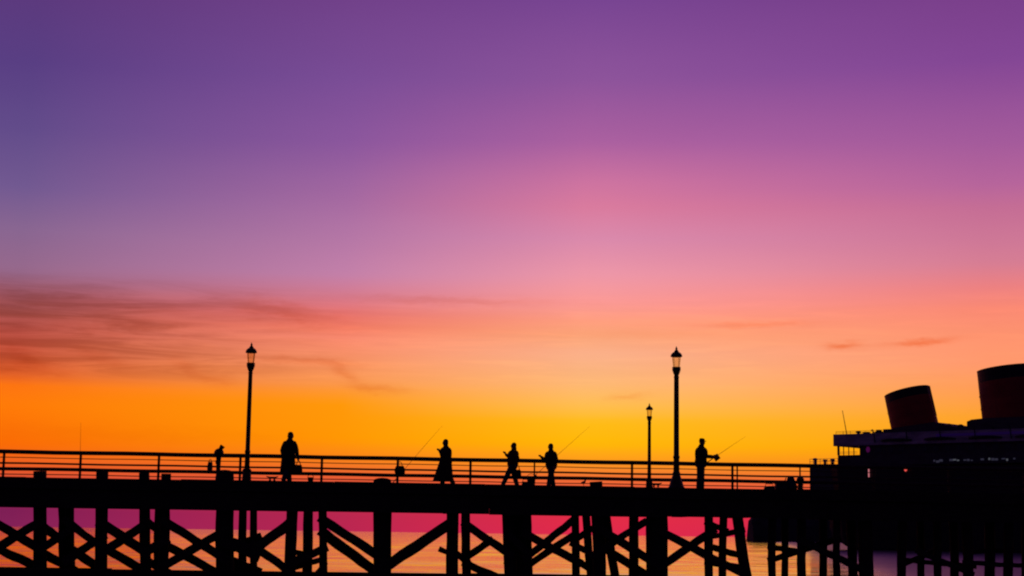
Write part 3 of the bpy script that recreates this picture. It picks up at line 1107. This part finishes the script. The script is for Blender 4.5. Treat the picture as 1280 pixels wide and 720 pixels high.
# cleats on the near edge
def cleat(px, label):
    Y = NEAR + 0.02
    p = at(px, 606, Y)
    o = thing('cleat', label, 'cleat', (p.x, Y, DECK + .02), 0, 'mooring cleats on the near edge')
    bm = bmesh.new()
    for x in (-.07, .07):
        lathe(bm, [(.045, 0), (.03, .03), (.028, .09)], 10, (x, 0, 0))
    obj('foot', bm, M['iron'], o, True)
    bm = bmesh.new()
    tube(bm, [(-.19, 0, .135), (-.1, 0, .105), (.1, 0, .105), (.19, 0, .135)], [.016, .028, .028, .016], 10)
    obj('horn', bm, M['iron'], o, True)


cleat(340, 'small horned cleat on the pier edge right of the lamp post with the cream lantern')
cleat(820, 'small horned cleat on the pier edge between the two right hand lamp posts')

# coin-operated viewer
p = at(272, 606, 60.4)
vw = thing('binocular_viewer', 'pole mounted binocular viewer with a tilted head standing by the railing', 'viewer', (p.x, 60.4, DECK), R(10))
bm = bmesh.new()
lathe(bm, [(.16, 0), (.16, .05), (.10, .1), (.085, .3), (.075, .34), (.085, .9), (.10, .93), (.07, .99)], 14)
obj('stand', bm, M['iron'], vw, True)
bm = bmesh.new()
rot = Matrix.Rotation(R(-24), 4, 'Y')
mt = Matrix.Translation((0, 0, 1.12)) @ rot
for v in ball(bm, (0, 0, 0), (.175, .15, .165), 3):
    v.co = mt @ v.co
obj('head', bm, M['iron'], vw, True)
for sgn in (-1, 1):
    bm = bmesh.new()
    a, b_ = mt @ Vector((.08, sgn * .06, .09)), mt @ Vector((.19, sgn * .06, .16))
    tube(bm, [a, b_, b_ + (b_ - a).normalized() * .03], [.06, .085, .09], 14)
    obj('barrel', bm, M['cloth_red'], vw, True)
bm = bmesh.new()
box(bm, (-.02, -.02, .80), (.17, .16, .16))
bmesh.ops.bevel(bm, geom=bm.edges[:], offset=.02, segments=2, affect='EDGES')
obj('coin_box', bm, M['iron'], vw)

# pigeon on the near edge
p = at(729, 606, NEAR + .05)
pg = thing('pigeon', 'small grey pigeon standing on the near edge of the pier', 'bird', (p.x, NEAR + .05, DECK + .02), R(20))
bm = bmesh.new()
capsule_chain(bm, [(-.05, 0, .095), (.0, 0, .105), (.055, 0, .135)], [.035, .05, .035])
capsule_chain(bm, [(.055, 0, .135), (.075, 0, .19)], [.03, .024])
ball(bm, (.082, 0, .205), (.032, .026, .028))
tube(bm, [(.105, 0, .203), (.135, 0, .193)], [.009, .003], 8)
loft(bm, [((-.06, 0, .075), .02, .03), ((-.11, 0, .07), .03, .035), ((-.15, 0, .085), .03, .015)], 12)
for sgn in (-1, 1):
    tube(bm, [(0.01, sgn * .02, .07), (0.015, sgn * .022, .005), (.04, sgn * .024, .004)], [.008, .006, .005], 8)
fuse('body', bm, M['feather'], pg, .007, 2)

# ------------------------------------------------------------------ ocean liner
YS = 330.0
o0 = at(1143, 540, YS)
ANG = R(-(4.4 + az_of(1143)) - 30)
U = Vector((math.cos(ANG), math.sin(ANG), 0))
V = Vector((-math.sin(ANG), math.cos(ANG), 0))
SO = Vector((o0.x, YS, 0))
liner = thing('ocean_liner', 'huge dark ocean liner with raked red black-topped funnels moored behind the pier', 'ship', SO, ANG)


def suv(px, py, v=-7.0):
    """point of the liner's plane v seen at that place in the photograph -> (u, z) in the liner's own frame"""
    d = ray(px, py)
    q = SO + V * v
    k = (q - Vector((0, 0, EYE))).dot(V) / d.dot(V)
    w = Vector((0, 0, EYE)) + d * k
    return (w - q).dot(U), w.z


def prism(bm, poly, v0, v1):
    """poly of (u, z) extruded across the ship from v0 to v1"""
    a = [bm.verts.new((u, v0, z)) for u, z in poly]
    c = [bm.verts.new((u, v1, z)) for u, z in poly]
    n = len(poly)
    bm.faces.new(a)
    bm.faces.new(c[::-1])
    for i in range(n):
        bm.faces.new((a[i], c[i], c[(i + 1) % n], a[(i + 1) % n]))


uS, zT = suv(1012, 580, -8)        # stern terrace
uA, zR = suv(1046, 543, -7)        # aft end of the superstructure, its roof
UEND = 120.0
# hull with counter stern and flared bow
bm = bmesh.new()
NS = 44
rows = []
zt = zT - 1.0
for i in range(NS + 1):
    f = i / NS
    u = uS - 0.5 + (UEND + 30 - uS) * f
    wide = 9.0 * min(1, (f / .035) ** .5 if f > 0 else 0) * (1 - max(0, (f - .62) / .38) ** 2)
    sheer = zt + 3.5 * max(0, (f - .5) / .5) ** 2
    under = max(0, 1 - f / .08)
    ring_ = []
    for k in range(9):
        g_ = k / 8
        z = -2 + (sheer + 2) * g_
        z = max(z, under * 6.5 * (1 - g_) + z * 1.0 if under else z)
        wk = wide * (0.72 + 0.28 * g_ ** .5)
        ring_.append((u, wk, z))
    rows.append(ring_)
vsn = [[bm.verts.new((u, -w, z)) for u, w, z in r] for r in rows]
vsp = [[bm.verts.new((u, w + .01, z)) for u, w, z in r] for r in rows]
for vv in (vsn, vsp):
    for a, c in zip(vv, vv[1:]):
        for k in range(8):
            bm.faces.new((a[k], a[k + 1], c[k + 1], c[k]))
for i in range(NS):
    bm.faces.new((vsn[i][8], vsp[i][8], vsp[i + 1][8], vsn[i + 1][8]))
    bm.faces.new((vsn[i][0], vsp[i][0], vsp[i + 1][0], vsn[i + 1][0]))
for i in (0, NS):
    for k in range(8):
        bm.faces.new((vsn[i][k], vsn[i][k + 1], vsp[i][k + 1], vsp[i][k]))
hull = obj('hull', bm, M['hull'], liner, False)
# portholes
for i in range(24):
    bm = bmesh.new()
    box(bm, (uS + 16 + i * 2.6, -8.75, zt - 2.2), (.42, .5, .42))
    obj('porthole', bm, M['glassdark'], hull)
# aft terrace house: steps down at the stern
bm = bmesh.new()
u1 = suv(1047, 580, -8)[0]
prism(bm, [(uS, zt - 7), (u1 + 8, zt - 7), (u1 + 8, zT - .3), (uS, zT)], -8, 8)
obj('terrace_house', bm, M['shipgrey'], liner)
bm = bmesh.new()
for i in range(9):
    u = uS + (u1 - uS) * i / 8
    for v in (-7.9, 7.9):
        tube(bm, [(u, v, zT - .1), (u, v, zT + 1.0)], .05, 6)
for v in (-7.9, 7.9):
    for zz in (.45, 1.0):
        tube(bm, [(uS, v, zT + zz), (u1, v, zT + zz)], .04, 6)
tube(bm, [(uS, -7.9, zT + 1.0), (uS, 7.9, zT + 1.0)], .04, 6)
obj('terrace_rail', bm, M['white'], liner)
for i, (px, hh) in enumerate(((1019, 1.25), (1028, 1.0), (1034, 1.15), (1040, .9))):
    bm = bmesh.new()
    u = suv(px, 578, -5)[0]
    lathe(bm, [(.28, zT - .1), (.28, zT + hh * .7), (.5, zT + hh * .75), (.45, zT + hh), (.1, zT + hh * 1.1)], 10, (u, -5 + i, 0))
    obj('ventilator', bm, M['white'], liner, True)

# superstructure
uO1, zO0 = suv(1072, 568.5, -7)      # open verandah seen against the sky
zO1 = suv(1060, 557.5, -7)[1]
zro = zR
bm = bmesh.new()                       # lower house
prism(bm, [(uA + .3, zT - .5), (UEND - 8, zT - .5), (UEND - 8, zO0 - 0.02), (uA + .3, zO0 - 0.02)], -7.2, 7.2)
house = obj('lower_house', bm, M['shipgrey'], liner)
bm = bmesh.new()                       # upper house forward of the verandah
prism(bm, [(uO1 + .1, zO0), (UEND - 14, zO0), (UEND - 14, zO1 + .0), (uO1 + .1, zO1 + .0)], -6.4, 6.4)
upper = obj('upper_house', bm, M['shipgrey'], liner)
bm = bmesh.new()                       # boat deck: the pale fascia all along the top
uq, zq = suv(1275, 545, -7)
prism(bm, [(uA - .6, zO1 + .02), (UEND - 10, zO1 + .02), (UEND - 10, zO1 + 2.1), (uA - .6, zro)], -7.4, 7.4)
obj('boat_deck', bm, M['white'], liner)
for i in range(4):                     # stanchions of the verandah
    bm = bmesh.new()
    u = uA + .35 + (uO1 - uA) * i / 4
    for v in (-7.0, 7.0):
        box(bm, (u, v, (zO0 + zO1) / 2), (.14 if i else .5, .14, zO1 - zO0))
    obj('stanchion', bm, M['shipgrey'], liner)
bm = bmesh.new()
for zz in (.35, .62):
    tube(bm, [(uA + .3, -7.1, zO0 + zz), (uO1, -7.1, zO0 + zz)], .035, 6)
obj('verandah_rail', bm, M['white'], liner)
# promenade windows, faint lit row
zL = suv(1220, 575, -7.2)[1]
u0_, u9_ = suv(1168, 575, -7.2)[0], suv(1300, 575, -7.2)[0]
nw = 30
for i in range(nw):
    bm = bmesh.new()
    u = u0_ + (u9_ - u0_) * i / nw
    box(bm, (u, -7.21, zL), (.55, .06, .8))
    obj('promenade_window', bm, M['glassdark'], house)
    if random.random() < .62:
        lit = bmesh.new()
        box(lit, (u, -7.26, zL + random.uniform(-.15, .15)), (.55 * random.uniform(.4, 1.5), .05, random.uniform(.2, .5)))
        obj('lit_window', lit, random.choice((M['bulb'], M['bulb_dim'], M['bulb_dim'])), house)
# bulkhead panels and doors on the upper house
for i in range(18):
    bm = bmesh.new()
    u = uO1 + 2.2 + i * 2.5
    box(bm, (u, -6.41, (zO0 + zO1) / 2), (1.1, .06, 1.0))
    obj('cabin_window', bm, M['glassdark'], upper)
# lamps seen burning
def ship_lamp(px, py, su, sz, mat, v=-7.35, name='deck_lamp'):
    u, z = suv(px, py, v)
    bm = bmesh.new()
    if su > .6 and sz > .6:
        ball(bm, (u, v, z), (su / 2, .2, sz / 2), 2)
    else:
        box(bm, (u, v, z), (su, .2, sz))
        bmesh.ops.bevel(bm, geom=bm.edges[:], offset=min(su, sz) * .3, segments=2, affect='EDGES')
    return obj(name, bm, mat, liner, True)


ship_lamp(1132, 587, .55, .7, M['redlamp'], -9.3)
ship_lamp(1086, 591, .28, 2.0, M['pinklamp'], -9.3)
ship_lamp(1085, 562, .9, 1.2, M['magenta'], -6.6)
ua, za = suv(1170, 541, -7.42)
ub, zb = suv(1300, 537, -7.42)
bm = bmesh.new()
box(bm, ((ua + ub) / 2, -7.44, zO1 + 1.55), (ub - ua, .06, .5))
obj('deck_light_strip', bm, M['indigo'], liner)

# houses on the boat deck: outline against the sky
def deckhouse(pts, v0, v1, name='deckhouse'):
    bm = bmesh.new()
    poly = [suv(px, py, v0) for px, py in pts]
    prism(bm, poly, v0, v1)
    return obj(name, bm, M['shipgrey'], liner)


zb_ = 548
deckhouse([(1090, zb_), (1090, 541), (1097, 539), (1097, zb_)], -4, 3)
deckhouse([(1095, zb_), (1095, 537.2), (1099, 537.0), (1099, zb_)], -5, -4)
deckhouse([(1104, zb_), (1104, 536.5), (1118, 536), (1118, zb_)], -5, 4)
deckhouse([(1116, zb_), (1116, 535), (1168, 527.5), (1176, 529), (1182, 531.5), (1197, 533.5), (1240, 533), (1240, zb_)], -5.5, 5.5)
deckhouse([(1208.5, zb_), (1208.5, 527), (1214, 524.5), (1232, 522.5), (1330, 519), (1330, zb_)], -5, 5)
# lifeboats along the boat deck
for i in range(5):
    u = suv(1100, 540, -7)[0] + i * 9.5 + 4
    bm = bmesh.new()
    zz = zO1 + 1.15
    loft_pts = []
    for k in range(9):
        f = k / 8 * 2 - 1
        loft_pts.append((u + f * 3.4, .95 * (1 - abs(f) ** 2.5) + .04))
    rr = []
    for uu, w in loft_pts:
        rr.append([bm.verts.new((uu, -7.6 - .0 + w * math.cos(a), zz - .55 + .55 * (1 - math.sin(a)) * (0.6 + .4 * w))) for a in [j * PI / 6 for j in range(7)]])
    for a, c in zip(rr, rr[1:]):
        for k in range(6):
            bm.faces.new((a[k], a[k + 1], c[k + 1], c[k]))
        bm.faces.new((a[6], a[0], c[0], c[6]))
    bm.faces.new(rr[0])
    bm.faces.new(rr[-1][::-1])
    tag(obj('lifeboat', bm, M['shipgrey'], liner, True))


def funnel(pxl, pxr, py_base, py_top_mid, px_top_mid):
    """oval raked funnel on the centre line; edges at the base and middle of the top as in the photograph"""
    ul, zb = suv(pxl, py_base, 0)
    ur, _ = suv(pxr, py_base, 0)
    ut, ztop = suv(px_top_mid, py_top_mid, 0)
    uc = (ul + ur) / 2
    half = (ur - ul) / 2
    wa = half * .98                      # along the ship
    wb = half * .80
    ax = Vector((ut - uc, 0, ztop - zb))
    Ln = ax.length
    ax.normalize()
    sx = Vector((ax.z, 0, -ax.x))

    def ring_(bm, k, sc, seg=40):
        c = Vector((uc, 0, zb)) + ax * (Ln * k)
        return [bm.verts.new(c + sx * (wa * sc * math.cos(2 * PI * j / seg)) + Vector((0, wb * sc * math.sin(2 * PI * j / seg), 0))) for j in range(seg)]

    def shell(ks):
        bm = bmesh.new()
        rs = [ring_(bm, k, sc) for k, sc in ks]
        for a, c in zip(rs, rs[1:]):
            n = len(a)
            for j in range(n):
                bm.faces.new((a[j], a[(j + 1) % n], c[(j + 1) % n], c[j]))
        bm.faces.new(rs[0][::-1])
        bm.faces.new(rs[-1])
        return bm

    fo = obj('funnel', shell([(-.25, 1.0), (0, 1.0), (.74, .985), (.745, .985)]), M['funnel'], liner)
    obj('funnel_top', shell([(.745, .984), (.98, .978), (1.0, .985), (1.0, .93), (.93, .92)]), M['hull'], fo)
    bm = bmesh.new()
    for k in (.25, .50):
        rs = [ring_(bm, k - .008, 1.004), ring_(bm, k - .008, 1.007), ring_(bm, k + .008, 1.007), ring_(bm, k + .008, 1.004)]
        for a, c in zip(rs, rs[1:] + rs[:1]):
            n = len(a)
            for j in range(n):
                bm.faces.new((a[j], a[(j + 1) % n], c[(j + 1) % n], c[j]))
    obj('funnel_band', bm, M['funnel'], fo)
    bm = bmesh.new()
    c0 = Vector((uc, 0, zb)) + ax * (Ln * .1) + sx * (wa * 1.06)
    tube(bm, [c0, c0 + ax * Ln * .86], .16, 8)
    obj('steam_pipe', bm, M['hull'], fo)
    return fo


funnel(1116, 1171, 533, 489.5, 1133.5)
funnel(1230, 1303, 525, 460.5, 1258)
# rail, vents and stays along the top of the boat deck
zq = zO1 + 2.1
bm = bmesh.new()
ue = suv(1330, 540, -7)[0]
u = uA
while u < ue:
    f = (u - uA) / (UEND - 10 - uA)
    zb1 = zro + (zq - zro) * f
    tube(bm, [(u, -7.3, zb1 - .1), (u, -7.3, zb1 + .55)], .04, 5)
    u += 1.7
for dz in (.28, .55):
    tube(bm, [(uA, -7.3, zro + dz), (UEND - 10, -7.3, zq + dz)], .035, 5)
obj('boat_deck_rail', bm, M['shipgrey'], liner)
for px, hh, r in ((1073, 1.0, .35), (1083, .8, .5), (1098, .9, .4), (1107, 1.1, .3), (1186, 1.7, .45), (1193, 1.2, .6), (1201, 1.5, .4)):
    u = suv(px, 540, -3)[0]
    bm = bmesh.new()
    lathe(bm, [(r, zq - .4), (r * .9, zq + hh * .7), (r * 1.7, zq + hh * .8), (r * 1.6, zq + hh), (r * .6, zq + hh * 1.15)], 10, (u, -3, 0))
    obj('roof_ventilator', bm, M['shipgrey'], liner, True)
for i in range(6):
    u = suv(1095, 540, -7)[0] + i * 7.3
    bm = bmesh.new()
    tube(bm, [(u, -7.5, zq - 1.6), (u, -7.9, zq + .3), (u, -8.3, zq + .9), (u, -8.8, zq + .7)], .13, 6)
    obj('davit', bm, M['shipgrey'], liner, True)

# light aft mast
u0m, z0m = suv(1059, 543, -3)
u1m, z1m = suv(1053, 513, -3)
bm = bmesh.new()
tube(bm, [(u0m, -3, z0m - .5), (u1m, -3, z1m)], [.10, .06], 8)
obj('aft_pole', bm, M['shipgrey'], liner)
